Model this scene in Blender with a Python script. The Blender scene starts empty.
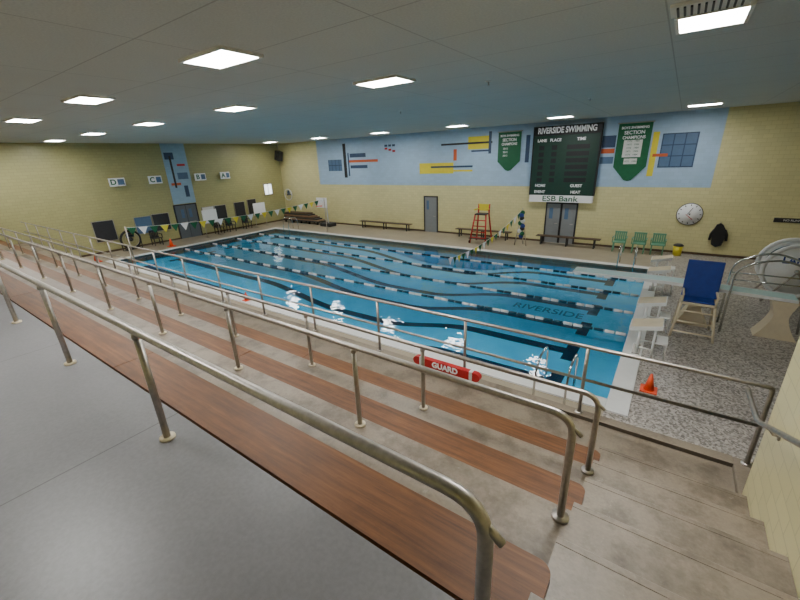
import bpy, bmesh, math, random
from mathutils import Vector, Matrix
random.seed(4)
pi=math.pi
# ------------------------------------------------------------------ constants
L=22.86; W=10.05; YW=13.58; XL=-25.79; XR=7.0; YB=-9.6; H=5.824
T0,T1,T2,T3=2.73,2.2,1.7,1.2
# ------------------------------------------------------------------ materials
def nmat(name):
    m=bpy.data.materials.new(name); m.use_nodes=True
    return m, m.node_tree, m.node_tree.nodes['Principled BSDF']
def lin(c):
    return tuple(((x/255)/12.92 if x/255<=.04045 else ((x/255+.055)/1.055)**2.4) for x in c)+(1,)
def N(t,typ,**k):
    n=t.nodes.new(typ)
    for a,b in k.items(): setattr(n,a,b)
    return n
def ramp(t,fac,stops):
    r=N(t,'ShaderNodeValToRGB'); t.links.new(fac,r.inputs[0])
    e=r.color_ramp.elements
    while len(e)<len(stops): e.new(.5)
    for i,(p,c) in enumerate(stops): e[i].position=p; e[i].color=c
    return r.outputs[0]
def objc(t,scale=(1,1,1)):
    tc=N(t,'ShaderNodeTexCoord'); mp=N(t,'ShaderNodeMapping'); mp.inputs['Scale'].default_value=scale
    t.links.new(tc.outputs['Object'],mp.inputs[0]); return mp.outputs[0]
def noise(t,vec,scale,detail=4,rough=.6):
    n=N(t,'ShaderNodeTexNoise'); n.inputs['Scale'].default_value=scale; n.inputs['Detail'].default_value=detail; n.inputs['Roughness'].default_value=rough
    t.links.new(vec,n.inputs['Vector']); return n.outputs['Fac']
def mixc(t,a,b,f,mode='MIX'):
    m=N(t,'ShaderNodeMix',data_type='RGBA',blend_type=mode)
    for s,v in ((m.inputs[0],f),(m.inputs[6],a),(m.inputs[7],b)):
        if hasattr(v,'is_output'): t.links.new(v,s)
        else: s.default_value=v
    return m.outputs[2]
def bump(t,b,h,s,d=.02):
    n=N(t,'ShaderNodeBump'); n.inputs['Strength'].default_value=s; n.inputs['Distance'].default_value=d
    t.links.new(h,n.inputs['Height']); t.links.new(n.outputs[0],b.inputs['Normal'])
def simple(name,c,rough=.5,metal=0,var=.12,vs=6,scale=(1,1,1),b=0):
    m,t,p=nmat(name); c=lin(c)
    v=objc(t,scale); n=noise(t,v,vs)
    lo=tuple(x*(1-var) for x in c[:3])+(1,); hi=tuple(min(1,x*(1+var)) for x in c[:3])+(1,)
    t.links.new(ramp(t,n,[(.3,lo),(.7,hi)]),p.inputs['Base Color'])
    p.inputs['Roughness'].default_value=rough; p.inputs['Metallic'].default_value=metal
    if b: bump(t,p,n,b)
    return m
def block_wall(name,c,mortar,axis,rough=.35,bw=.3,bh=.15,var=.05):
    m,t,p=nmat(name); tc=N(t,'ShaderNodeTexCoord'); s=N(t,'ShaderNodeSeparateXYZ'); cb=N(t,'ShaderNodeCombineXYZ')
    t.links.new(tc.outputs['Object'],s.inputs[0])
    t.links.new(s.outputs[axis],cb.inputs[0]); t.links.new(s.outputs['Z'],cb.inputs[1])
    br=N(t,'ShaderNodeTexBrick'); br.inputs['Scale'].default_value=1
    br.inputs['Brick Width'].default_value=bw; br.inputs['Row Height'].default_value=bh; br.inputs['Mortar Size'].default_value=.006
    br.inputs['Mortar Smooth'].default_value=.3
    c=lin(c); br.inputs['Color1'].default_value=tuple(x*(1-var) for x in c[:3])+(1,); br.inputs['Color2'].default_value=tuple(x*(1+var*.6) for x in c[:3])+(1,)
    br.inputs['Mortar'].default_value=lin(mortar); t.links.new(cb.outputs[0],br.inputs['Vector'])
    t.links.new(br.outputs['Color'],p.inputs['Base Color']); p.inputs['Roughness'].default_value=rough
    inv=N(t,'ShaderNodeMath',operation='SUBTRACT'); inv.inputs[0].default_value=1; t.links.new(br.outputs['Fac'],inv.inputs[1])
    bump(t,p,inv.outputs[0],.25,.004)
    return m
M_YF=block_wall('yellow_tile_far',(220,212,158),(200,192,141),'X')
M_YL=block_wall('yellow_tile_left_dim',(172,168,118),(152,148,102),'Y')  # lower light on the left wall painted in as darker tile
M_YS=block_wall('yellow_tile_stair',(210,201,150),(187,178,130),'Y',.3,.3,.15)
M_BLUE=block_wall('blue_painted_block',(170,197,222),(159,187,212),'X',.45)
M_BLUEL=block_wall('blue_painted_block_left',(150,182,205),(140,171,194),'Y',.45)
M_WHITE=simple('white_paint',(230,230,226),.45,var=.03)
M_CREAM=simple('cream_fiberglass',(214,200,170),.4,var=.06)
M_BLACK=simple('black_rubber',(28,28,30),.55)
M_DARK=simple('dark_frame',(45,45,48),.5)
M_STEEL=simple('brushed_steel',(182,176,168),.4,1,var=.15,vs=30)
M_CHROME=simple('chrome',(215,218,220),.15,1,var=.03)
M_GREEN=simple('green_vinyl',(20,98,62),.55)
M_SCORE=simple('scoreboard_green',(18,56,44),.5)
M_GCHAIR=simple('green_plastic',(104,158,128),.4)
M_BLUEV=simple('blue_vinyl',(34,62,140),.5)
M_ORANGE=simple('orange_cone',(240,86,40),.5)
M_RED=simple('red_vinyl',(190,34,34),.45)
M_YEL=simple('yellow_paint',(232,214,60),.5,var=.04)
M_ORG=simple('orange_paint',(208,98,52),.5,var=.04)
M_SLATE=simple('slate_paint',(52,74,104),.5,var=.06)
M_SLATE2=simple('slate_light_paint',(84,112,144),.5,var=.06)
M_DOOR=simple('door_gray',(134,138,140),.45,var=.05)
M_DOOR2=simple('door_slate',(96,104,112),.4,var=.05)
M_AQUA=simple('diving_board_aqua',(196,226,222),.5,var=.05)
M_BENCHD=simple('dark_bench_wood',(84,66,48),.5,var=.2)
M_TAN=simple('tan_canvas',(150,120,90),.7)
M_LROPE_G=simple('lane_blue_green',(14,66,84),.35); M_LROPE_W=simple('lane_white',(240,240,236),.35)
M_LETTER=simple('white_lettering',(250,250,250),.6,var=.01)
def concrete(name,c,rough,var,blot=.8,seams=None,b=.15,mort=.45,stain=0):
    m,t,p=nmat(name); v=objc(t); c=lin(c)
    n1=noise(t,v,blot,6,.65); n2=noise(t,v,40,3,.6)
    col=ramp(t,n1,[(.3,tuple(x*(1-var) for x in c[:3])+(1,)),(.7,tuple(x*(1+var) for x in c[:3])+(1,))])
    col2=mixc(t,col,ramp(t,n2,[(.35,(.75,.75,.75,1)),(.65,(1,1,1,1))]),.5,'MULTIPLY')
    if stain:
        n3=noise(t,v,2.6,8,.7); col2=mixc(t,col2,ramp(t,n3,[(.38,(.48,.44,.4,1)),(.54,(1,1,1,1))]),stain,'MULTIPLY')
        v9=objc(t,(1,1,1)); n4=noise(t,v9,9,4,.7); col2=mixc(t,col2,ramp(t,n4,[(.66,(0,0,0,1)),(.72,(.14,.13,.12,1))]),.5,'ADD')
    if seams:
        br=N(t,'ShaderNodeTexBrick',offset=0); br.inputs['Scale'].default_value=1; br.inputs['Brick Width'].default_value=seams[0]; br.inputs['Row Height'].default_value=seams[1]
        br.inputs['Mortar Size'].default_value=seams[2]; br.inputs['Mortar Smooth'].default_value=0
        for k in ('Color1','Color2'): br.inputs[k].default_value=(1,1,1,1)
        br.inputs['Mortar'].default_value=(mort,mort,mort,1); t.links.new(v,br.inputs['Vector'])
        col2=mixc(t,col2,br.outputs['Color'],1.0,'MULTIPLY')
    t.links.new(col2,p.inputs['Base Color']); p.inputs['Roughness'].default_value=rough
    bump(t,p,n2,b,.004); return m
M_CONC=concrete('painted_gray_floor',(118,117,119),.38,.08,1.2,(2.4,1.9,.005))
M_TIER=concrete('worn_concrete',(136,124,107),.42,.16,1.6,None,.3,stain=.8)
M_RISER=concrete('shaded_riser_concrete',(84,75,63),.7,.2,3,None,.3)  # step-edge shade put into a darker riser colour
M_DECK=concrete('deck_concrete',(166,154,132),.4,.1,1.5)
M_CEIL=concrete('ceiling_panels',(198,203,200),.8,.03,.6,(2.4,1.2,.009),.05,.68)
m,t,p=nmat('pebble_deck'); v=objc(t)
vo=N(t,'ShaderNodeTexVoronoi'); vo.inputs['Scale'].default_value=30; t.links.new(v,vo.inputs['Vector'])
bw=N(t,'ShaderNodeRGBToBW'); t.links.new(vo.outputs['Color'],bw.inputs[0])
c0=ramp(t,bw.outputs[0],[(.2,lin((118,111,104))),(.4,lin((158,150,142))),(.6,lin((180,172,163))),(.8,lin((200,193,184)))])
n=noise(t,v,.9,4)
t.links.new(mixc(t,c0,ramp(t,n,[(.35,(.84,.84,.84,1)),(.65,(1,1,1,1))]),.8,'MULTIPLY'),p.inputs['Base Color'])
p.inputs['Roughness'].default_value=.4; M_PEB=m
m,t,p=nmat('varnished_wood'); v=objc(t,(.5,9,9)); n=noise(t,v,3,8,.7); v2=objc(t,(.25,3.2,1)); n2=noise(t,v2,2,2)
c1=ramp(t,n,[(.25,lin((72,44,22))),(.55,lin((118,76,40))),(.8,lin((148,102,60)))])
wv=noise(t,objc(t,(1,1,1)),5,6,.7)
c2=mixc(t,c1,ramp(t,wv,[(.35,(.7,.68,.66,1)),(.5,(1,1,1,1))]),.5,'MULTIPLY')
t.links.new(mixc(t,c2,ramp(t,n2,[(.35,(.7,.68,.66,1)),(.65,(1.0,1.0,1.0,1))]),.7,'MULTIPLY'),p.inputs['Base Color'])
p.inputs['Roughness'].default_value=.5; p.inputs['Specular IOR Level'].default_value=.35; bump(t,p,n,.1,.003); M_WOOD=m
m,t,p=nmat('pool_plaster'); v=objc(t); n=noise(t,v,1.5,3)
t.links.new(ramp(t,n,[(.3,lin((104,206,244))),(.7,lin((124,218,250)))]),p.inputs['Base Color']); p.inputs['Roughness'].default_value=.6; M_POOL=m
M_LINE=simple('lane_line_tile',(10,34,62),.5)
M_LINE2=simple('floor_lettering_tile',(44,110,150),.5)
m,t,p=nmat('pool_water'); t.nodes.remove(p); out=t.nodes['Material Output']
tr=N(t,'ShaderNodeBsdfTransparent'); tr.inputs[0].default_value=(.70,.94,1.0,1)
gl=N(t,'ShaderNodeBsdfGlossy'); gl.inputs['Roughness'].default_value=.05; gl.inputs[0].default_value=(1,1,1,1)
fr=N(t,'ShaderNodeFresnel'); fr.inputs[0].default_value=1.33; mx=N(t,'ShaderNodeMixShader')
v=objc(t); n=noise(t,v,1.6,3,.5); bp=N(t,'ShaderNodeBump'); bp.inputs['Strength'].default_value=.4; bp.inputs['Distance'].default_value=.05
t.links.new(n,bp.inputs['Height']); t.links.new(bp.outputs[0],gl.inputs['Normal']); t.links.new(bp.outputs[0],fr.inputs['Normal'])
t.links.new(fr.outputs[0],mx.inputs[0]); t.links.new(tr.outputs[0],mx.inputs[1]); t.links.new(gl.outputs[0],mx.inputs[2]); t.links.new(mx.outputs[0],out.inputs[0])
M_WATER=m
def emis(name,c,s):
    m,t,p=nmat(name); p.inputs['Base Color'].default_value=c; p.inputs['Emission Color'].default_value=c; p.inputs['Emission Strength'].default_value=s; return m
M_LAMP=emis('led_panel',(1,.985,.955,1),66)
# ------------------------------------------------------------------ mesh builder
class B:
    def __init__(s,name): s.name=name; s.bm=bmesh.new(); s.mats=[]
    def mi(s,m):
        if m not in s.mats: s.mats.append(m)
        return s.mats.index(m)
    def _fin(s,verts,m,smooth,mat4=None):
        if mat4 is not None: bmesh.ops.transform(s.bm,matrix=mat4,verts=verts)
        i=s.mi(m); fs=set(f for v in verts for f in v.link_faces)
        for f in fs: f.material_index=i; f.smooth=smooth
    def box(s,a,b,m,bev=0,rot=None):
        c=Vector([(a[i]+b[i])/2 for i in range(3)]); d=[abs(b[i]-a[i]) for i in range(3)]
        r=bmesh.ops.create_cube(s.bm,size=1); vs=r['verts']
        bmesh.ops.scale(s.bm,vec=d,verts=vs)
        if bev:
            es=list(set(e for v in vs for e in v.link_edges))
            rb=bmesh.ops.bevel(s.bm,geom=es,offset=min(bev,min(d)*.45),segments=2,affect='EDGES',profile=.5)
            vs=list(set(v for f in rb['faces'] for v in f.verts)|set(v for v in vs if v.is_valid))
        mt=Matrix.Translation(c)
        if rot: mt=mt@rot
        s._fin(vs,m,False,mt); return s
    def cyl(s,p0,p1,r0,m,r1=None,seg=16,smooth=True):
        p0,p1=Vector(p0),Vector(p1); d=p1-p0
        r=bmesh.ops.create_cone(s.bm,cap_ends=True,segments=seg,radius1=r0,radius2=r0 if r1 is None else r1,depth=d.length)
        s._fin(r['verts'],m,smooth,Matrix.Translation((p0+p1)/2)@Vector((0,0,1)).rotation_difference(d).to_matrix().to_4x4())
        return s
    def sph(s,c,r,m,sc=(1,1,1),seg=16):
        q=bmesh.ops.create_uvsphere(s.bm,u_segments=seg,v_segments=seg//2+2,radius=r)
        s._fin(q['verts'],m,True,Matrix.Translation(c)@Matrix.Diagonal((*sc,1))); return s
    def tube(s,pts,r,m,seg=10,closed=False):
        pts=[Vector(p) for p in pts]; n=len(pts); rings=[]; up=None
        for i,p in enumerate(pts):
            if closed: d=(pts[(i+1)%n]-pts[i-1]).normalized()
            else: d=((pts[min(i+1,n-1)]-p).normalized()+(p-pts[max(i-1,0)]).normalized()).normalized()
            if up is None:
                up=Vector((0,0,1)) if abs(d.z)<.9 else Vector((1,0,0))
            a=d.cross(up).normalized(); up=a.cross(d).normalized()
            rings.append([s.bm.verts.new(p+r*(math.cos(2*pi*k/seg)*a+math.sin(2*pi*k/seg)*up)) for k in range(seg)])
        i=s.mi(m)
        for j in range(n if closed else n-1):
            A,C=rings[j],rings[(j+1)%n]
            for k in range(seg):
                f=s.bm.faces.new((A[k],A[(k+1)%seg],C[(k+1)%seg],C[k])); f.smooth=True; f.material_index=i
        if not closed:
            for R in (rings[0][::-1],rings[-1]):
                f=s.bm.faces.new(R); f.material_index=i
        return s
    def prism(s,poly,axis,a,b,m,smooth=False,riser=None):
        def P(u,v,w):
            return {'X':(w,u,v),'Y':(u,w,v),'Z':(u,v,w)}[axis]
        A=[s.bm.verts.new(P(u,v,a)) for u,v in poly]; C=[s.bm.verts.new(P(u,v,b)) for u,v in poly]
        i=s.mi(m); n=len(poly)
        fs=[s.bm.faces.new(A[::-1]),s.bm.faces.new(C)]
        for k in range(n): fs.append(s.bm.faces.new((A[k],A[(k+1)%n],C[(k+1)%n],C[k])))
        for f in fs: f.material_index=i; f.smooth=smooth
        bmesh.ops.recalc_face_normals(s.bm,faces=fs)
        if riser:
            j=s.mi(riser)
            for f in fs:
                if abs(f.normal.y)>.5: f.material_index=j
        return s
    def done(s,loc=None):
        bmesh.ops.recalc_face_normals(s.bm,faces=s.bm.faces)
        me=bpy.data.meshes.new(s.name); s.bm.to_mesh(me); s.bm.free()
        for m in s.mats: me.materials.append(m)
        o=bpy.data.objects.new(s.name,me); bpy.context.collection.objects.link(o)
        return o
def fillet(pts,r,n=6):
    pts=[Vector(p) for p in pts]; o=[pts[0]]
    for i in range(1,len(pts)-1):
        a,b,c=pts[i-1],pts[i],pts[i+1]; u=(a-b).normalized(); v=(c-b).normalized()
        rr=min(r,(a-b).length*.49,(c-b).length*.49); A=b+u*rr; C=b+v*rr
        for k in range(n+1):
            q=k/n; o.append((1-q)**2*A+2*q*(1-q)*b+q*q*C)
    o.append(pts[-1]); return o
def text(body,size,loc,rot,m,parent,name='lettering',align='CENTER',ext=.004,sx=1,bold=0):
    c=bpy.data.curves.new(name,'FONT'); c.body=body; c.size=size; c.extrude=ext; c.offset=bold; c.align_x=align; c.align_y='CENTER'; c.materials.append(m)
    o=bpy.data.objects.new(name,c); o.location=loc; o.rotation_euler=rot; o.scale=(sx,1,1); bpy.context.collection.objects.link(o); o.parent=parent
    return o
RF=(pi/2,0,0); RL=(pi/2,0,pi/2)
# ------------------------------------------------------------------ room shell
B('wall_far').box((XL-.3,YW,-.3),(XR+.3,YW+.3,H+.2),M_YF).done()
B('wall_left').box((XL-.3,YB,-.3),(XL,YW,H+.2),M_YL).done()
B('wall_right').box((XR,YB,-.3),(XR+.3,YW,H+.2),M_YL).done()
B('wall_back').box((XL-.3,YB-.3,-.3),(XR+.3,YB,H+.2),M_YF).done()
B('wall_stair').box((1.42,YB,0),(1.72,-3.13,H),M_YS).done()
B('ceiling').box((XL,YB,H),(XR,YW,H+.2),M_CEIL).done()
b=B('floor')
b.box((XL,W,-.3),(0,YW,0),M_DECK); b.box((XL,-2.42,-.3),(-L,W,0),M_DECK); b.box((-L,-2.42,-.3),(0,0,0),M_DECK)
b.box((0,-3.1,-.3),(XR,YW,0),M_PEB); b.box((1.72,YB,-.3),(XR,-3.1,0),M_PEB); b.done()
B('mural_panel').box((-21.46,YW-.012,2.83),(1.5,YW,H),M_BLUE).done()
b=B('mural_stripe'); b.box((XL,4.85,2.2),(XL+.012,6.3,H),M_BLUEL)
for (a,c,z0,z1,m) in ((4.95,5.5,4.9,5.3,M_SLATE),(5.6,6.1,4.5,4.62,M_RED),(5.2,5.32,3.2,5.1,M_DARK),(5.5,6.15,3.7,4.1,M_SLATE2),(5.0,5.6,3.35,3.5,M_ORG),(5.75,6.0,2.6,3.3,M_SLATE)): b.box((XL+.012,a,z0),(XL+.018+.004*(m==M_DARK),c,z1),m)
b.done()
b=B('mural_shapes')
def fs(x0,x1,z0,z1,m,d=.02): b.box((x0,YW-d,z0),(x1,YW-.0125,z1),m)
fs(-20.4,-19.1,3.75,4.5,M_SLATE2)
for i in range(4): fs(-20.4+i*.34,-20.36+i*.34,3.75,4.5,M_SLATE,.024)
fs(-20.4,-19.1,4.1,4.15,M_SLATE,.024)
fs(-18.9,-18.65,3.3,5.5,M_DARK,.03); fs(-18.5,-18.4,3.4,4.9,M_SLATE,.028)
fs(-18.4,-15.9,4.28,4.44,M_ORG,.025); fs(-18.3,-16.9,4.6,4.85,M_SLATE); fs(-18.3,-16.8,3.9,4.1,M_SLATE)
for i in range(3): fs(-15.3+i*.3,-15.08+i*.3,4.98-i*.08,5.1-i*.08,M_RED); fs(-15.3+i*.3,-15.08+i*.3,5.15,5.27,M_SLATE)
fs(-12.7,-10.4,3.5,4.1,M_YEL,.022); fs(-11.9,-9.2,3.82,3.92,M_SLATE,.026); fs(-10.6,-9.2,3.6,3.7,M_YEL,.026)
fs(-11.2,-8.1,5.02,5.12,M_DARK,.026); fs(-9.5,-8.3,4.75,5.4,M_YEL,.022); fs(-10.4,-10.2,4.2,4.8,M_ORG); fs(-9.3,-8.3,4.62,4.7,M_SLATE)
fs(-8.3,-8.15,4.5,5.6,M_SLATE,.028); fs(-6.3,-6.1,4.0,5.3,M_SLATE)
fs(-2.8,-2.25,4.55,5.05,M_SLATE); fs(-2.8,-2.25,4.3,4.5,M_ORG); fs(-2.8,-2.25,3.85,4.15,M_SLATE2)
fs(-.85,-.62,3.3,5.1,M_YEL,.024)
fs(-.5,.75,3.65,5.0,M_SLATE2)
for i in range(4): fs(-.5+i*.4,-.46+i*.4,3.65,5.0,M_SLATE,.024)
for i in range(4): fs(-.5,.75,3.65+i*.44,3.69+i*.44,M_SLATE,.025)
fs(-.75,-.2,4.1,4.22,M_ORG,.028)
b.done()
B('baseboard_far').box((XL,YW-.02,0),(XR,YW,.1),M_BENCHD).done()
B('baseboard_left').box((XL,-2.4,0),(XL+.02,YW,.1),M_BENCHD).done()
def door_far(n,x0,x1,h,m):
    b=B('door_%d'%n); y=YW
    b.box((x0-.07,y-.05,0),(x0,y,h+.07),M_DARK); b.box((x1,y-.05,0),(x1+.07,y,h+.07),M_DARK); b.box((x0-.07,y-.05,h),(x1+.07,y,h+.07),M_DARK)
    b.box((x0,y-.03,0),(x1,y,h),m); b.box((x0+.12,y-.035,h-.75),(x0+.3,y-.028,h-.2),M_SLATE2)
    b.cyl((x1-.1,y-.03,1),(x1-.1,y-.09,1),.02,M_STEEL); b.box((x1-.22,y-.1,.985),(x1-.08,y-.085,1.015),M_STEEL); b.done()
door_far(1,-12.35,-11.5,2.13,M_DOOR)
door_far(2,-4.95,-4.3,1.98,M_DOOR); door_far(3,-4.2,-3.55,1.98,M_DOOR)
def door_left(n,y0,y1,h,m):
    b=B('door_%d'%n); x=XL
    for a in ((y0-.07,y0),(y1,y1+.07)): b.box((x,a[0],0),(x+.05,a[1],h+.07),M_DARK)
    b.box((x,y0,h),(x+.05,y1,h+.07),M_DARK); b.box((x,y0,0),(x+.03,y1,h),m)
    mid=(y0+y1)/2
    b.box((x+.028,mid-.01,0),(x+.04,mid+.01,h),M_DARK)
    for q in (mid-.35,mid+.15): b.box((x+.028,q,h-.8),(x+.034,q+.2,h-.25),M_SLATE2)
    b.box((x+.03,mid-.5,.98),(x+.08,mid-.05,1.03),M_STEEL); b.box((x+.03,mid+.05,.98),(x+.08,mid+.5,1.03),M_STEEL); b.done()
door_left(4,4.85,6.2,2.1,M_DOOR2)
# ------------------------------------------------------------------ pool
def depth(x):
    def sm(a,b,x):
        q=min(1,max(0,(x-a)/(b-a))); return q*q*(3-2*q)
    X=-x
    return -(.45+.5*sm(3.8,7.5,X)-.5*sm(9.5,14,X)-.1*sm(15,22,X))
b=B('swimming_pool'); ip=b.mi(M_POOL); il=b.mi(M_LINE)
lanes=[W/6*(i+.5) for i in range(6)]
ys=[0]
for y in lanes: ys+= [y-.5,y-.17,y+.17,y+.5]
ys.append(W)
xs=[0,-1.0,-1.3]+[-1.3-.35*i for i in range(1,58)]+[-21.5,-21.8,-L]
xs=sorted(set(round(x,3) for x in xs),reverse=True)
grid=[[b.bm.verts.new((x,y,depth(x))) for y in ys] for x in xs]
for i in range(len(xs)-1):
    for j in range(len(ys)-1):
        f=b.bm.faces.new((grid[i][j],grid[i][j+1],grid[i+1][j+1],grid[i+1][j])); f.smooth=True
        xm=(xs[i]+xs[i+1])/2; ym=(ys[j]+ys[j+1])/2
        on=any(abs(ym-y)<.17 for y in lanes) and -21.8<xm<-1.0
        tt=any(abs(ym-y)<.5 for y in lanes) and (-1.3<xm<-1.0 or -21.8<xm<-21.5)
        f.material_index=il if (on or tt) else ip
for (a,c) in (((0,0),(0,W)),((0,W),(-L,W)),((-L,W),(-L,0)),((-L,0),(0,0))):
    vs=[b.bm.verts.new((a[0],a[1],-1.3)),b.bm.verts.new((c[0],c[1],-1.3)),b.bm.verts.new((c[0],c[1],.03)),b.bm.verts.new((a[0],a[1],.03))]
    f=b.bm.faces.new(vs); f.material_index=ip
cw=.38
b.box((0,-cw,-.02),(cw,W+cw,.035),M_WHITE,.01); b.box((-L-cw,-cw,-.02),(-L,W+cw,.035),M_WHITE,.01)
b.box((-L,-cw,-.02),(0,0,.035),M_WHITE,.01); b.box((-L,W,-.02),(0,W+cw,.035),M_WHITE,.01)
o=b.done()
text('RIVERSIDE',.62,(-2.45,5.05,-.44),(0,0,0),M_LINE2,o,'floor_lettering',ext=.003,sx=.8)
b=B('pool_water'); vs=[b.bm.verts.new(q) for q in ((-L,0,-.06),(0,0,-.06),(0,W,-.06),(-L,W,-.06))]; f=b.bm.faces.new(vs); f.material_index=b.mi(M_WATER); b.done()
for y in (W/6*2,W/6*3,W/6*4,W/6*5):
    b=B('lane_rope'); x=-.05; k=0
    b.cyl((0,y,-.03),(-L,y,-.03),.008,M_STEEL,seg=6)
    while x>-L+.2:
        m=M_LROPE_G if (k//2)%2 else M_LROPE_W
        b.cyl((x,y,-.03),(x-.22,y,-.03),.045,m,seg=8); x-=.26; k+=1
    b.done()
# ------------------------------------------------------------------ bleachers
XB0=XL+.002; XB1=.2
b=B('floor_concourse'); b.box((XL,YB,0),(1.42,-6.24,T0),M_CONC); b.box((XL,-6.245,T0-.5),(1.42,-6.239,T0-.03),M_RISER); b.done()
b=B('bleacher_stand')
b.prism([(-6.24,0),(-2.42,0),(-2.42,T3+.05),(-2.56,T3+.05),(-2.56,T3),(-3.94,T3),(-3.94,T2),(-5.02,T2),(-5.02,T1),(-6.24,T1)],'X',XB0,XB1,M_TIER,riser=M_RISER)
b.done()
b=B('bleacher_stairs')
st=[(-6.24,0),(-2.42,0),(-2.42,T3+.05),(-2.56,T3+.05),(-2.56,T3),(-3.3,T3)]
zs=[T3,1.455,T2,1.95,T1,2.465,T0]; ys_=[-3.3,-3.85,-4.4,-4.95,-5.5,-6.05]
for i,y in enumerate(ys_):
    st.append((y,zs[i+1])); 
    if i<5: st.append((ys_[i+1],zs[i+1]))
st.append((-6.24,T0))
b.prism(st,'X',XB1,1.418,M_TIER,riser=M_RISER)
for i,y in enumerate(ys_): b.box((XB1,y-.03,zs[i+1]-.014),(1.418,y+.014,zs[i+1]+.003),M_TIER,.003)
b.done()
b=B('bleacher_ledge'); b.box((1.42,-3.12,0),(1.64,-2.42,T3+.05),M_TIER,.01); b.done()
def bench(y0,y1,z,fl):
    b=B('bleacher_bench'); x=.24; n=0
    while x>XL+.3:
        x1=max(x-4.2,XL+.1); pts=[]; r0=.07
        if n==0:
            for k in range(7): a=-pi/2+k*pi/12; pts.append((x-r0+r0*math.cos(a),y0+r0+r0*math.sin(a)))
            for k in range(7): a=k*pi/12; pts.append((x-r0+r0*math.cos(a),y1-r0+r0*math.sin(a)))
        else: pts+=[(x,y0),(x,y1)]
        pts+=[(x1+.008,y1),(x1+.008,y0)]
        b.prism(pts,'Z',z-.055,z,M_WOOD); x=x1; n+=1
    x=-.1
    while x>XL+.3:
        b.box((x-.03,y0+.03,z-.09),(x+.03,y1-.03,z-.055),M_DARK)
        b.box((x-.025,y1-.1,fl),(x+.025,y1-.06,z-.08),M_DARK); b.box((x-.025,y0+.05,fl),(x+.025,y0+.09,z-.08),M_DARK)
        b.box((x-.05,y0+.03,fl),(x+.05,y1-.04,fl+.012),M_DARK); x-=2.1
    b.done()
bench(-6.15,-5.77,2.6,T1)
bench(-5.0,-4.64,2.1,T2)
bench(-3.92,-3.56,1.6,T3)
def rail(y,fl,h,posts,xend,r=.025):
    b=B('bleacher_handrail')
    b.tube(fillet([(XL+.02,y,fl+h),(xend,y,fl+h),(xend,y,fl)],.14),r,M_STEEL,12)
    b.cyl((xend,y,fl),(xend,y,fl+.02),.055,M_STEEL)
    b.cyl((xend-.02,y,fl+h-.06),(xend+.05,y,fl+h-.115),.014,M_STEEL)
    x=posts[0]
    while x>XL+.3:
        b.cyl((x,y,fl),(x,y,fl+h-.01),r*.92,M_STEEL,seg=12)
        b.cyl((x,y,fl),(x,y,fl+.016),.05,M_CREAM); b.cyl((x,y,fl+h-.05),(x,y,fl+h-.015),r*1.15,M_STEEL,seg=12)
        x-=posts[1]
    b.done()
rail(-6.42,T0,.815,(-2.17,1.95),.13)
rail(-5.11,T1,.80,(-1.6,1.9),.15,.024)
rail(-4.02,T2,.81,(-1.6,1.9),.18,.024)
b=B('balcony_guardrail'); y=-2.49; z=T3+.05; h=.96
b.tube(fillet([(XL+.02,y,z+h),(1.53,y,z+h),(1.53,y,z)],.05),.024,M_STEEL,12)
b.tube([(XL+.02,y,z+h*.52),(1.53,y,z+h*.52)],.02,M_STEEL,10)
x=-.15
while x>XL+.3:
    b.cyl((x,y,z),(x,y,z+h),.022,M_STEEL,seg=12); b.cyl((x,y,z),(x,y,z+.015),.05,M_STEEL); x-=1.66
b.cyl((1.53,y,z),(1.53,y,z+.015),.05,M_STEEL)
b.done()
b=B('stair_handrail')
b.tube(fillet([(1.34,-2.55,2.16),(1.34,-3.2,2.2),(1.34,-6.1,3.6),(1.34,-7.0,3.6)],.1),.022,M_STEEL,10)
for (y,z) in ((-3.5,2.345),(-4.6,2.876),(-5.7,3.407)): b.tube([(1.34,y,z),(1.38,y,z-.06),(1.42,y,z-.06)],.01,M_STEEL,8); b.cyl((1.42,y,z-.06),(1.41,y,z-.06),.035,M_STEEL)
b.done()
b=B('rescue_tube')
pts=[]; w=.07
for k in range(9): a=-pi/2+k*pi/8; pts.append((-1.56+w*math.cos(a),1.39+w*math.sin(a)))
for k in range(9): a=pi/2+k*pi/8; pts.append((-2.58+w*math.cos(a),1.39+w*math.sin(a)))
b.prism(pts,'Y',-2.65,-2.565,M_RED); b.box((-1.66,-2.653,1.315),(-1.61,-2.562,1.465),M_WHITE); b.box((-2.53,-2.653,1.315),(-2.48,-2.562,1.465),M_WHITE); b.box((-2.6,-2.66,T3),(-1.55,-2.562,1.315),M_WHITE,.01)
o=b.done(); text('GUARD',.13,(-2.07,-2.655,1.395),RF,M_LETTER,o,bold=.004)
# ------------------------------------------------------------------ ceiling lights
def lamp(x,y,hx=.46,hy=.27):
    b=B('ceiling_light_panel')
    z=H
    for a,c in (((x-hx-.04,y-hy-.04),(x+hx+.04,y-hy)),((x-hx-.04,y+hy),(x+hx+.04,y+hy+.04)),((x-hx-.04,y-hy),(x-hx,y+hy)),((x+hx,y-hy),(x+hx+.04,y+hy))):
        b.box((a[0],a[1],z-.04),(c[0],c[1],z),M_WHITE)
    b.box((x-hx,y-hy,z-.025),(x+hx,y+hy,z-.001),M_LAMP); b.done()
lamp(.40,-.98,.3,.34)
for i in range(1,6): lamp(.377-4.764*i,-.77)
for i in range(6): lamp(-.1-4.764*i,-3.74)
for i in range(6): lamp(.67-4.764*i,10.94)
for i in (1,3): lamp(-.1-4.764*i,-6.9)  # unseen row, added out of frame to brighten the concourse
b=B('ceiling_vent'); vx,vy=.36,-1.60
b.box((vx-.33,vy-.2,H-.03),(vx+.33,vy+.22,H),M_WHITE,.005)
for i in range(10): b.box((vx-.27+i*.058,vy-.16,H-.045),(vx-.25+i*.058,vy+.17,H-.03),M_DARK)
b.done()
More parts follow.
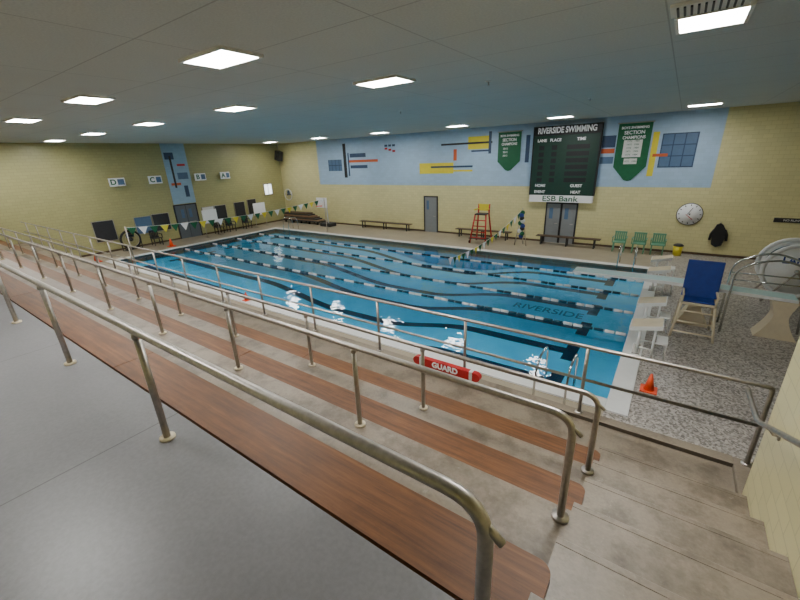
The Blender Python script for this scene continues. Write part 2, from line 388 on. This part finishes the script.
for (x,y) in ((-3,.8),(-7,3.5),(-2,5.5)):
    b=B('ceiling_sprinkler'); b.cyl((x,y,H),(x,y,H-.012),.06,M_WHITE); b.cyl((x,y,H-.012),(x,y,H-.07),.012,M_STEEL); b.cyl((x,y,H-.07),(x,y,H-.076),.03,M_STEEL); b.done()
# ------------------------------------------------------------------ scoreboard
b=B('scoreboard'); x0,x1=-5.85,-2.85; y0,y1=YW-.25,YW
b.box((x0,y0,2.42),(x1,y1,5.2),M_SCORE,.02); b.box((x0-.03,y0-.02,5.2),(x1+.03,y1,5.62),M_BLACK,.01); b.box((x0,y0-.01,2.08),(x1,y1,2.42),M_LETTER,.01)
b.box((x0-.03,y0-.015,2.42),(x0+.03,y1,5.2),M_BLACK); b.box((x1-.03,y0-.015,2.42),(x1+.03,y1,5.2),M_BLACK)
for j in range(6): b.box((x0+.3,y0-.006,4.55-j*.3),(x0+.55,y0,4.75-j*.3),M_BLACK); b.box((x0+.9,y0-.006,4.55-j*.3),(x0+1.15,y0,4.75-j*.3),M_BLACK); b.box((x0+1.6,y0-.006,4.55-j*.3),(x0+2.6,y0,4.75-j*.3),M_BLACK)
o=b.done(); yf=y0-.03
text('RIVERSIDE SWIMMING',.36,((x0+x1)/2,yf,5.41),RF,M_LETTER,o,sx=.74,bold=.012)
for s_,xx,zz in (('LANE',.42,4.98),('PLACE',1.05,4.98),('TIME',2.2,4.98),('HOME',.5,2.88),('GUEST',2.2,2.88),('EVENT',.5,2.58),('HEAT',2.2,2.58)):
    text(s_,.18,(x0+xx,yf+.015,zz),RF,M_LETTER,o,bold=.005)
text('ESB Bank',.36,((x0+x1)/2,yf+.005,2.25),RF,M_GREEN,o,sx=1.25,bold=.003)
def banner(x0,x1,z0,z1,n):
    b=B('championship_banner'); w=x1-x0; k=.25*(z1-z0)
    b.prism([(x0,z1),(x1,z1),(x1,z0+k),((x0+x1)/2+.12*w,z0+.04),((x0+x1)/2,z0),((x0+x1)/2-.12*w,z0+.04),(x0,z0+k)],'Y',YW-.06,YW-.035,M_GREEN)
    b.cyl((x0-.05,YW-.05,z1+.02),(x1+.05,YW-.05,z1+.02),.025,M_STEEL)
    if n>4:
        b.box((x0+.22*w,YW-.066,z0+.42*(z1-z0)),(x1-.22*w,YW-.059,z1-.68),M_WHITE); b.box((x0+.3*w,YW-.066,z0+.3*(z1-z0)),(x1-.3*w,YW-.059,z0+.4*(z1-z0)),M_WHITE)
    o=b.done()
    for tt,sz,dz,q in (('BOYS SWIMMING',.14,.18,.9),('SECTION',.2,.38,.9),('CHAMPIONS',.18,.58,.8)): text(tt,sz,((x0+x1)/2,YW-.065,z1-dz),RF,M_LETTER,o,sx=q*w/1.2,bold=.004)
    for i in range(n):
        if n>4: text('1975   1984\n',.1,((x0+x1)/2,YW-.07,z1-.78-i*.14),RF,M_GREEN,o)
        else: text('2012',.13,((x0+x1)/2-.2,YW-.065,z1-.8-i*.17),RF,M_LETTER,o)
banner(-7.75,-6.55,3.6,5.5,3); banner(-2.2,-.92,3.1,5.5,7)
b=B('wall_clock')
b.cyl((1.0,YW,1.73),(1.0,YW-.06,1.73),.47,M_DARK,seg=40); b.cyl((1.0,YW-.06,1.73),(1.0,YW-.068,1.73),.445,M_LETTER,seg=40)
for k in range(12):
    a=k*pi/6; r=.38; b.box((1.0+r*math.sin(a)-.015,YW-.074,1.73+r*math.cos(a)-.03),(1.0+r*math.sin(a)+.015,YW-.067,1.73+r*math.cos(a)+.03),M_BLACK,rot=Matrix.Rotation(a,4,'Y'))
b.box((.99,YW-.078,1.7),(1.01,YW-.07,2.02),M_BLACK,rot=Matrix.Rotation(.5,4,'Y')); b.box((.99,YW-.082,1.45),(1.01,YW-.074,1.78),M_RED,rot=Matrix.Rotation(-.9,4,'Y')); b.cyl((1.0,YW-.068,1.73),(1.0,YW-.088,1.73),.03,M_BLACK)
b.done()
b=B('hanging_jacket')
b.prism([(2.0,1.35),(2.12,1.42),(2.22,1.35),(2.34,1.15),(2.36,.8),(2.3,.5),(2.12,.42),(1.96,.52),(1.92,.85),(1.94,1.15)],'Y',YW-.16,YW-.03,M_BLACK)
b.tube([(1.97,YW-.1,1.15),(1.88,YW-.11,.95),(1.87,YW-.1,.7)],.05,M_BLACK); b.tube([(2.31,YW-.1,1.15),(2.4,YW-.11,.95),(2.42,YW-.1,.7)],.05,M_BLACK); b.cyl((2.12,YW,1.45),(2.12,YW-.12,1.45),.015,M_STEEL); b.done()
b=B('wall_sign'); b.box((3.7,YW-.03,1.55),(5.6,YW,1.72),M_DARK); o=b.done(); text('NO RUNNING  NO DIVING',.11,(4.65,YW-.034,1.635),RF,M_LETTER,o)
for ch,y0,y1 in (('D',1.6,2.4),('C',3.65,4.4),('B',6.45,7.2),('A',8.25,8.95)):
    b=B('wall_letter_sign'); b.box((XL+.2,y0,3.55),(XL+.26,y1,4.0),M_LETTER,.01)
    b.box((XL,y0+.1,3.9),(XL+.2,y0+.14,3.94),M_STEEL); b.box((XL,y1-.14,3.9),(XL+.2,y1-.1,3.94),M_STEEL)
    b.box((XL+.26,y0+.42,3.62),(XL+.264,y1-.05,3.93),M_SLATE2)
    o=b.done(); text(ch,.4,(XL+.27,y0+.2,3.77),RL,M_GREEN,o,bold=.01)
for y0,y1,z0,z1,m in ((.3,1.3,.65,1.75,M_DARK),(3.4,4.35,.75,1.75,M_DARK),(2.4,3.3,.75,1.7,M_SLATE2),(6.6,7.4,.8,1.8,M_WHITE),(7.5,8.3,.8,1.8,M_DARK),(9.0,9.8,.85,1.85,M_DARK),(10.1,10.8,.9,1.95,M_DARK)):
    b=B('wall_notice_board'); b.box((XL,y0,z0),(XL+.04,y1,z1),m); 
    for q in ((y0-.03,y0),(y1,y1+.03)): b.box((XL,q[0],z0-.03),(XL+.055,q[1],z1+.03),M_STEEL)
    b.box((XL,y0,z1),(XL+.055,y1,z1+.03),M_STEEL); b.box((XL,y0,z0-.03),(XL+.055,y1,z0),M_STEEL); b.done()
b=B('window_1'); b.box((XL,11.7,2.1),(XL+.05,12.5,3.0),M_STEEL); g=emis('daylit_glass',(.9,.97,1,1),2.2); b.box((XL+.05,11.78,2.18),(XL+.055,12.07,2.92),g); b.box((XL+.05,12.13,2.18),(XL+.055,12.42,2.92),g); b.done()
b=B('wall_speaker'); b.box((XL+.35,12.9,4.6),(XL+.85,13.3,5.3),M_DARK,.03,Matrix.Rotation(.3,4,'Y')); b.cyl((XL+.6,13.1,5.2),(XL+.6,13.1,H),.02,M_STEEL); b.cyl((XL+.6,12.89,4.95),(XL+.6,12.86,4.95),.15,M_BLACK); b.done()
b=B('wall_fan'); c=Vector((-24.9,YW-.3,2.05)); b.tube([c+Vector((.42*math.cos(k*pi/12),0,.42*math.sin(k*pi/12))) for k in range(24)],.03,M_WHITE,closed=True)
for k in range(8): b.tube([c+Vector((0,-.05,0)),c+Vector((.42*math.cos(k*pi/4),0,.42*math.sin(k*pi/4)))],.01,M_STEEL,6)
for k in range(3): a=k*2*pi/3; b.box(c+Vector((-.02,-.02,0)),c+Vector((.16,.0,.33)),M_SLATE2,.01,Matrix.Rotation(a,4,'Y'))
b.cyl(c+Vector((0,-.08,0)),c+Vector((0,.3,0)),.05,M_DARK); b.done()
# ------------------------------------------------------------------ deck furniture
def dbench(x0,x1,y):
    b=B('deck_bench')
    for k in range(3): b.box((x0,y+k*.13,.42),(x1,y+k*.13+.115,.46),M_BENCHD,.005)
    n=max(2,int((x1-x0)/1.4)+1)
    for i in range(n):
        x=x0+.25+(x1-x0-.5)*i/(n-1); b.box((x-.03,y+.02,.38),(x+.03,y+.36,.42),M_DARK); b.box((x-.03,y+.03,0),(x+.03,y+.08,.38),M_DARK); b.box((x-.03,y+.3,0),(x+.03,y+.35,.38),M_DARK)
    b.done()
dbench(-17.4,-13.2,13.0); dbench(-9.9,-6.6,12.9); dbench(-5.2,-2.2,12.8)
def gchair(x,y,m=None,name='plastic_chair',ang=0):
    b=B(name); m=m or M_GCHAIR
    b.box((-.25,-.24,.42),(.25,.22,.45),m,.012)
    for i in range(6): b.box((-.24+i*.083,.2,.5),(-.175+i*.083,.235,.86),m,.008)
    b.box((-.25,.19,.83),(.25,.24,.9),m,.015); b.box((-.25,.19,.44),(.25,.235,.52),m,.01)
    for sx in (-1,1):
        b.box((sx*.22-.022,-.22,0),(sx*.22+.022,-.18,.43),m); b.box((sx*.22-.022,.17,0),(sx*.22+.022,.21,.43),m)
        b.box((sx*.27-.03,-.24,.64),(sx*.27+.03,.22,.67),m,.01); b.box((sx*.27-.018,-.22,.42),(sx*.27+.018,-.18,.65),m)
    o=b.done(); o.location=(x,y,0); o.rotation_euler=(0,0,ang)
gchair(-1.4,12.9); gchair(-.62,12.9); gchair(0.1,12.95)
for q in (3.1,7.2,8.1,9.4): gchair(-25.2,q,M_DARK,'deck_chair',pi/2)
def easel(x,y):
    b=B('whiteboard_easel')
    b.box((x-.02,y-.5,.9),(x+.02,y+.5,1.75),M_LETTER,.008); b.box((x-.025,y-.53,.86),(x+.06,y+.53,.9),M_STEEL)
    for sy in (-.45,.45): b.tube([(x,y+sy,1.75),(x,y+sy,.0)],.018,M_STEEL,8); b.tube([(x-.25,y+sy,.02),(x+.25,y+sy,.02)],.018,M_STEEL,8)
    b.done()
easel(-24.6,6.4); easel(-24.7,10.3)
b=B('trash_bin'); b.cyl((.85,13.1,0),(.85,13.1,.42),.15,M_YEL,.18); b.cyl((.85,13.1,.42),(.85,13.1,.46),.19,M_DARK); b.sph((.85,13.1,.46),.17,M_DARK,(1,1,.4)); b.done()
def cone(x,y,s=1,z=0):
    b=B('traffic_cone'); b.box((x-.17*s,y-.17*s,z),(x+.17*s,y+.17*s,z+.03*s),M_ORANGE,.01); b.cyl((x,y,z+.03*s),(x,y,z+.42*s),.11*s,M_ORANGE,.025*s,seg=20); b.done()
cone(.62,.78,.85); cone(-23.9,3.3,1.1); cone(-23.6,-.6,1.1); cone(-11.2,-.2,.7,.035)
def sblock(y):
    b=B('starting_block')
    b.prism([(.05,.60),(.68,.73),(.68,.82),(.05,.68)],'Y',y-.28,y+.28,M_WHITE)
    b.prism([(.07,.683),(.66,.812),(.66,.822),(.07,.692)],'Y',y-.25,y+.25,M_CREAM)
    for sy in (-.22,.22):
        b.tube([(.27,y+sy,.035),(.27,y+sy,.66)],.03,M_WHITE); b.tube([(.56,y+sy,0),(.56,y+sy,.74)],.025,M_WHITE); b.tube([(.27,y+sy,.2),(.56,y+sy,.2)],.018,M_WHITE)
        b.tube([(.56,y+sy,.38),(.8,y+sy,.38),(.8,y+sy,0)],.018,M_WHITE)
    b.box((.6,y-.22,.37),(.82,y+.22,.41),M_WHITE,.01)
    b.box((.18,y-.26,.035),(.34,y+.26,.06),M_STEEL)
    b.done()
for i in (1,2,4,5): sblock(W/6*(i+.5)-.05)
b=B('lifeguard_chair'); cx,cy_=1.3,4.2; w=.33
for sx in (-1,1):
    b.tube([(cx+sx*(w+.1),cy_-.45,0),(cx+sx*w,cy_-.2,.85)],.028,M_CREAM); b.tube([(cx+sx*(w+.06),cy_+.45,0),(cx+sx*w,cy_+.22,.88),(cx+sx*w,cy_+.32,1.8)],.028,M_CREAM)
    b.tube([(cx+sx*(w+.05),cy_-.33,.3),(cx+sx*(w+.05),cy_+.38,.3)],.02,M_CREAM); b.tube([(cx+sx*w,cy_-.35,1.1),(cx+sx*w,cy_+.25,1.1)],.024,M_CREAM); b.tube([(cx+sx*w,cy_-.25,.85),(cx+sx*w,cy_-.33,1.1)],.02,M_CREAM)
for q in (.15,.4,.65): b.tube([(cx-w-.08,cy_-.45+q*.3,q),(cx+w+.08,cy_-.45+q*.3,q)],.02,M_CREAM)
b.box((cx-w,cy_-.28,.83),(cx+w,cy_+.28,.89),M_CREAM,.015)
b.box((cx-w-.03,cy_+.18,.92),(cx+w+.03,cy_+.24,1.84),M_BLUEV,.02,Matrix.Rotation(-.12,4,'X'))
b.box((cx-w+.02,cy_-.26,.89),(cx+w-.02,cy_+.18,.94),M_BLUEV,.02)
b.done()
b=B('lifeguard_tower_chair'); cx,cy_=-7.9,12.05
for sx in (-1,1):
    b.tube([(cx+sx*.45,cy_-.45,0),(cx+sx*.3,cy_-.15,1.5)],.04,M_RED); b.tube([(cx+sx*.45,cy_+.45,0),(cx+sx*.3,cy_+.25,1.5),(cx+sx*.3,cy_+.3,2.0)],.04,M_RED); b.tube([(cx+sx*.3,cy_-.3,1.75),(cx+sx*.3,cy_+.27,1.75)],.03,M_YEL)
    b.cyl((cx+sx*.45-.03,cy_-.45,.08),(cx+sx*.45+.03,cy_-.45,.08),.08,M_BLACK); b.cyl((cx+sx*.45-.03,cy_+.45,.08),(cx+sx*.45+.03,cy_+.45,.08),.08,M_BLACK)
for q in (.3,.6,.9,1.2): b.tube([(cx-.44+q*.1,cy_-.45+q*.2,q),(cx+.44-q*.1,cy_-.45+q*.2,q)],.028,M_RED)
b.box((cx-.3,cy_-.25,1.48),(cx+.3,cy_+.3,1.54),M_DARK,.01); b.box((cx-.3,cy_+.26,1.65),(cx+.3,cy_+.3,2.0),M_YEL,.01); b.box((cx-.5,cy_-.5,.25),(cx+.5,cy_-.1,.29),M_DARK,.01); b.done()
b=B('water_basketball_hoop'); cx,cy_=-20.0,12.3
b.box((cx-.5,cy_-.1,0),(cx+.5,cy_+.6,.25),M_DARK,.04); b.tube([(cx,cy_+.3,.2),(cx,cy_+.25,1.4),(cx,cy_-.1,1.7)],.05,M_WHITE); b.box((cx-.5,cy_-.2,1.35),(cx+.5,cy_-.14,2.05),M_LETTER,.02)
b.tube([(cx+.22*math.cos(k*pi/8),cy_-.45+.22*math.sin(k*pi/8),1.5) for k in range(16)],.015,M_ORANGE,closed=True); b.tube([(cx,cy_-.14,1.5),(cx,cy_-.23,1.5)],.02,M_ORANGE); b.done()
b=B('equipment_cart'); 
b.box((-25.0,12.5,.18),(-20.9,13.3,.26),M_DARK,.02)
for i in range(5):
    b.cyl((-24.8+i*.9,12.6,.09),(-24.8+i*.9,12.68,.09),.09,M_BLACK); b.cyl((-24.8+i*.9,13.12,.09),(-24.8+i*.9,13.2,.09),.09,M_BLACK)
for i in range(6): b.box((-24.95+i*.02,12.55+i*.01,.26+i*.09),(-21.0-i*.25,13.25,.34+i*.09),[M_TAN,M_DARK,M_BENCHD][i%3],.03)
b.done()
b=B('floor_fan'); c=Vector((-25.1,1.7,.62))
b.tube([c+Vector((0,.5*math.cos(k*pi/12),.5*math.sin(k*pi/12))) for k in range(24)],.06,M_BLACK,closed=True)
for r in (.15,.3,.42): b.tube([c+Vector((.08,r*math.cos(k*pi/12),r*math.sin(k*pi/12))) for k in range(24)],.008,M_STEEL,6,closed=True)
for k in range(4): b.box(c+Vector((-.01,-.08,0)),c+Vector((.01,.1,.42)),M_SLATE2,.005,Matrix.Rotation(k*pi/2,4,'X'))
b.cyl(c+Vector((-.15,0,0)),c+Vector((.1,0,0)),.1,M_DARK)
b.tube([c+Vector((0,-.52,0)),c+Vector((0,-.5,-.58)),c+Vector((0,.5,-.58)),c+Vector((0,.52,0))],.03,M_BLACK); b.cyl(c+Vector((-.15,-.3,-.56)),c+Vector((.15,-.3,-.56)),.06,M_BLACK); b.cyl(c+Vector((-.15,.3,-.56)),c+Vector((.15,.3,-.56)),.06,M_BLACK); b.done()
def flags(p0,p1,sag,n,posts=()):
    b=B('backstroke_flag_line'); p0,p1=Vector(p0),Vector(p1); P=[]
    for i in range(n*2+1):
        q=i/(n*2); v=p0.lerp(p1,q); v.z-=sag*4*q*(1-q); P.append(v)
    b.tube(P,.008,M_WHITE,5)
    cols=[M_GREEN,M_LETTER,M_GREEN,M_YEL]
    for i in range(n):
        a,c,e=P[2*i],P[2*i+1],P[2*i+2]; a=a.lerp(c,.15); e=e.lerp(c,.15)
        vs=[b.bm.verts.new(a),b.bm.verts.new(e),b.bm.verts.new(c-Vector((0,0,.34)))]
        f=b.bm.faces.new(vs); f.material_index=b.mi(cols[i%4])
    for p in posts: b.cyl((p[0],p[1],0),(p[0],p[1],p[2]+.05),.025,M_STEEL); b.cyl((p[0],p[1],0),(p[0],p[1],.03),.08,M_STEEL)
    b.done()
flags((-18.3,-.75,2.15),(-18.3,10.75,2.15),.25,26,((-18.3,-.75,2.15),(-18.3,10.75,2.15)))
b=B('flag_reel_stand'); cx,cy_=-5.75,12.1
b.tube([(cx-.3,cy_,0),(cx,cy_,1.9),(cx+.3,cy_,0)],.025,M_STEEL); b.tube([(cx,cy_+.45,0),(cx,cy_,1.5)],.025,M_STEEL); b.tube([(cx-.22,cy_,.5),(cx+.22,cy_,.5)],.02,M_STEEL)
for k in range(10):
    a=random.random()*6.28; q=.5+k*.13; r=.08
    b.sph((cx+r*math.cos(a),cy_-.06+r*.5*math.sin(a),q),.12,[M_BLUEV,M_GREEN,M_WHITE,M_DARK][k%4],(1,.7,1),10)
b.done()
flags((-5.8,12.0,1.75),(-7.4,7.4,.2),.35,18)
# diving board
b=B('diving_board'); y=5.0
bx0,bx1=-1.75,3.15
b.prism([(bx0,1.06),(.6,1.06),(bx1,.98),(bx1,1.03),(.6,1.12),(bx0,1.09)],'Y',y-.26,y+.26,M_AQUA)
for yy in (y-.27,y+.25): b.prism([(bx0,1.05),(.6,1.05),(bx1,.97),(bx1,1.04),(.6,1.13),(bx0,1.10)],'Y',yy,yy+.02,M_WHITE)
for (xa,w) in ((2.95,.26),(1.3,.24)):
    pr=[]
    for k in range(13):
        q=k/12; z=q*.96; ww=w*(1.5-1.0*math.sin(pi*min(1,q*1.15)*.62)+.35*max(0,q-.6)/.4); pr.append((ww,z))
    b.prism([(xa+a,z) for a,z in pr]+[(xa-a,z) for a,z in pr[::-1]],'Y',y-.24,y+.24,M_CREAM)
b.cyl((1.3,y-.34,1.0),(1.3,y+.34,1.0),.06,M_BLACK)
for sy in (-.36,.36):
    b.tube(fillet([(3.45,y+sy,0),(3.3,y+sy,1.75),(2.6,y+sy,2.0),(1.9,y+sy,1.7),(1.9,y+sy,.0)],.3),.025,M_CHROME)
    b.tube([(1.9,y+sy,1.4),(3.33,y+sy,1.4)],.018,M_CHROME)
for k in range(3): b.box((3.6+k*.2,y-.28,.7-k*.27),(3.82+k*.2,y+.28,.74-k*.27),M_CREAM,.01)
for sy in (-.3,.3): b.tube([(4.3,y+sy,0),(3.35,y+sy,1.0)],.025,M_CREAM)
b.done()
b=B('lane_rope_reel'); c=Vector((3.62,8.4,.98))
for dy in (-.5,.5):
    b.tube([c+Vector((.74*math.cos(k*pi/16),dy,.74*math.sin(k*pi/16))) for k in range(32)],.06,M_WHITE,closed=True)
    b.cyl(c+Vector((0,dy-.02,0)),c+Vector((0,dy+.02,0)),.72,M_WHITE,seg=40)
    b.tube([c+Vector((-.6,dy*1.25,-.96)),c+Vector((0,dy*1.25,0)),c+Vector((.6,dy*1.25,-.96))],.035,M_STEEL)
b.cyl(c+Vector((0,-.66,0)),c+Vector((0,.66,0)),.06,M_STEEL)
b.cyl(c+Vector((0,-.48,0)),c+Vector((0,.48,0)),.5,M_WHITE,seg=32)
for k in range(5): b.tube([c+Vector((.56*math.cos(q*pi/12),-.35+k*.17,.56*math.sin(q*pi/12))) for q in range(24)],.06,[M_LROPE_G,M_LROPE_W][k%2],closed=True)
o=b.done(); text('LANES',.26,(c.x,c.y-.53,c.z+.3),RF,M_BLUEV,o,bold=.006)
def ladder(x,yedge,s):
    b=B('pool_ladder')
    for dx in (-.28,.28):
        b.tube(fillet([(x+dx,yedge+s*.75,.0),(x+dx,yedge+s*.75,.5),(x+dx,yedge+s*.6,.85),(x+dx,yedge-s*.05,.85),(x+dx,yedge-s*.12,-.45)],.22),.022,M_CHROME)
    for q in (-.15,-.4): b.box((x-.28,yedge-s*.16,q-.015),(x+.28,yedge-s*.08,q+.015),M_CHROME)
    b.done()
ladder(-.9,0,-1); ladder(-.8,W,1); ladder(-21.5,W,1)
b=B('kickboard_stack')
for i in range(6): b.box((-24.9,-1.6,.05*i),(-24.4,-1.2,.05*i+.045),[M_RED,M_BLUEV,M_RED][i%3],.015)
b.done()
# ------------------------------------------------------------------ world + camera
w=bpy.data.worlds.new('world'); bpy.context.scene.world=w; w.use_nodes=True; w.node_tree.nodes['Background'].inputs[0].default_value=(.5,.5,.5,1); w.node_tree.nodes['Background'].inputs[1].default_value=.05
yaw,pitch,roll,F=-.625,.358,-.040,380.7
cy,sy=math.cos(yaw),math.sin(yaw); cp,sp=math.cos(pitch),math.sin(pitch)
f=Vector((sy*cp,cy*cp,-sp)); r=Vector((cy,-sy,0)); u=r.cross(f)
cr,sr=math.cos(roll),math.sin(roll); r2=cr*r+sr*u; u2=-sr*r+cr*u
cam=bpy.data.cameras.new('camera'); co=bpy.data.objects.new('camera',cam); bpy.context.collection.objects.link(co)
co.matrix_world=Matrix(((r2.x,u2.x,-f.x,.418),(r2.y,u2.y,-f.y,-7.205),(r2.z,u2.z,-f.z,4.483),(0,0,0,1)))
cam.sensor_width=36; cam.lens=F/800*36; cam.clip_start=.05; bpy.context.scene.camera=co
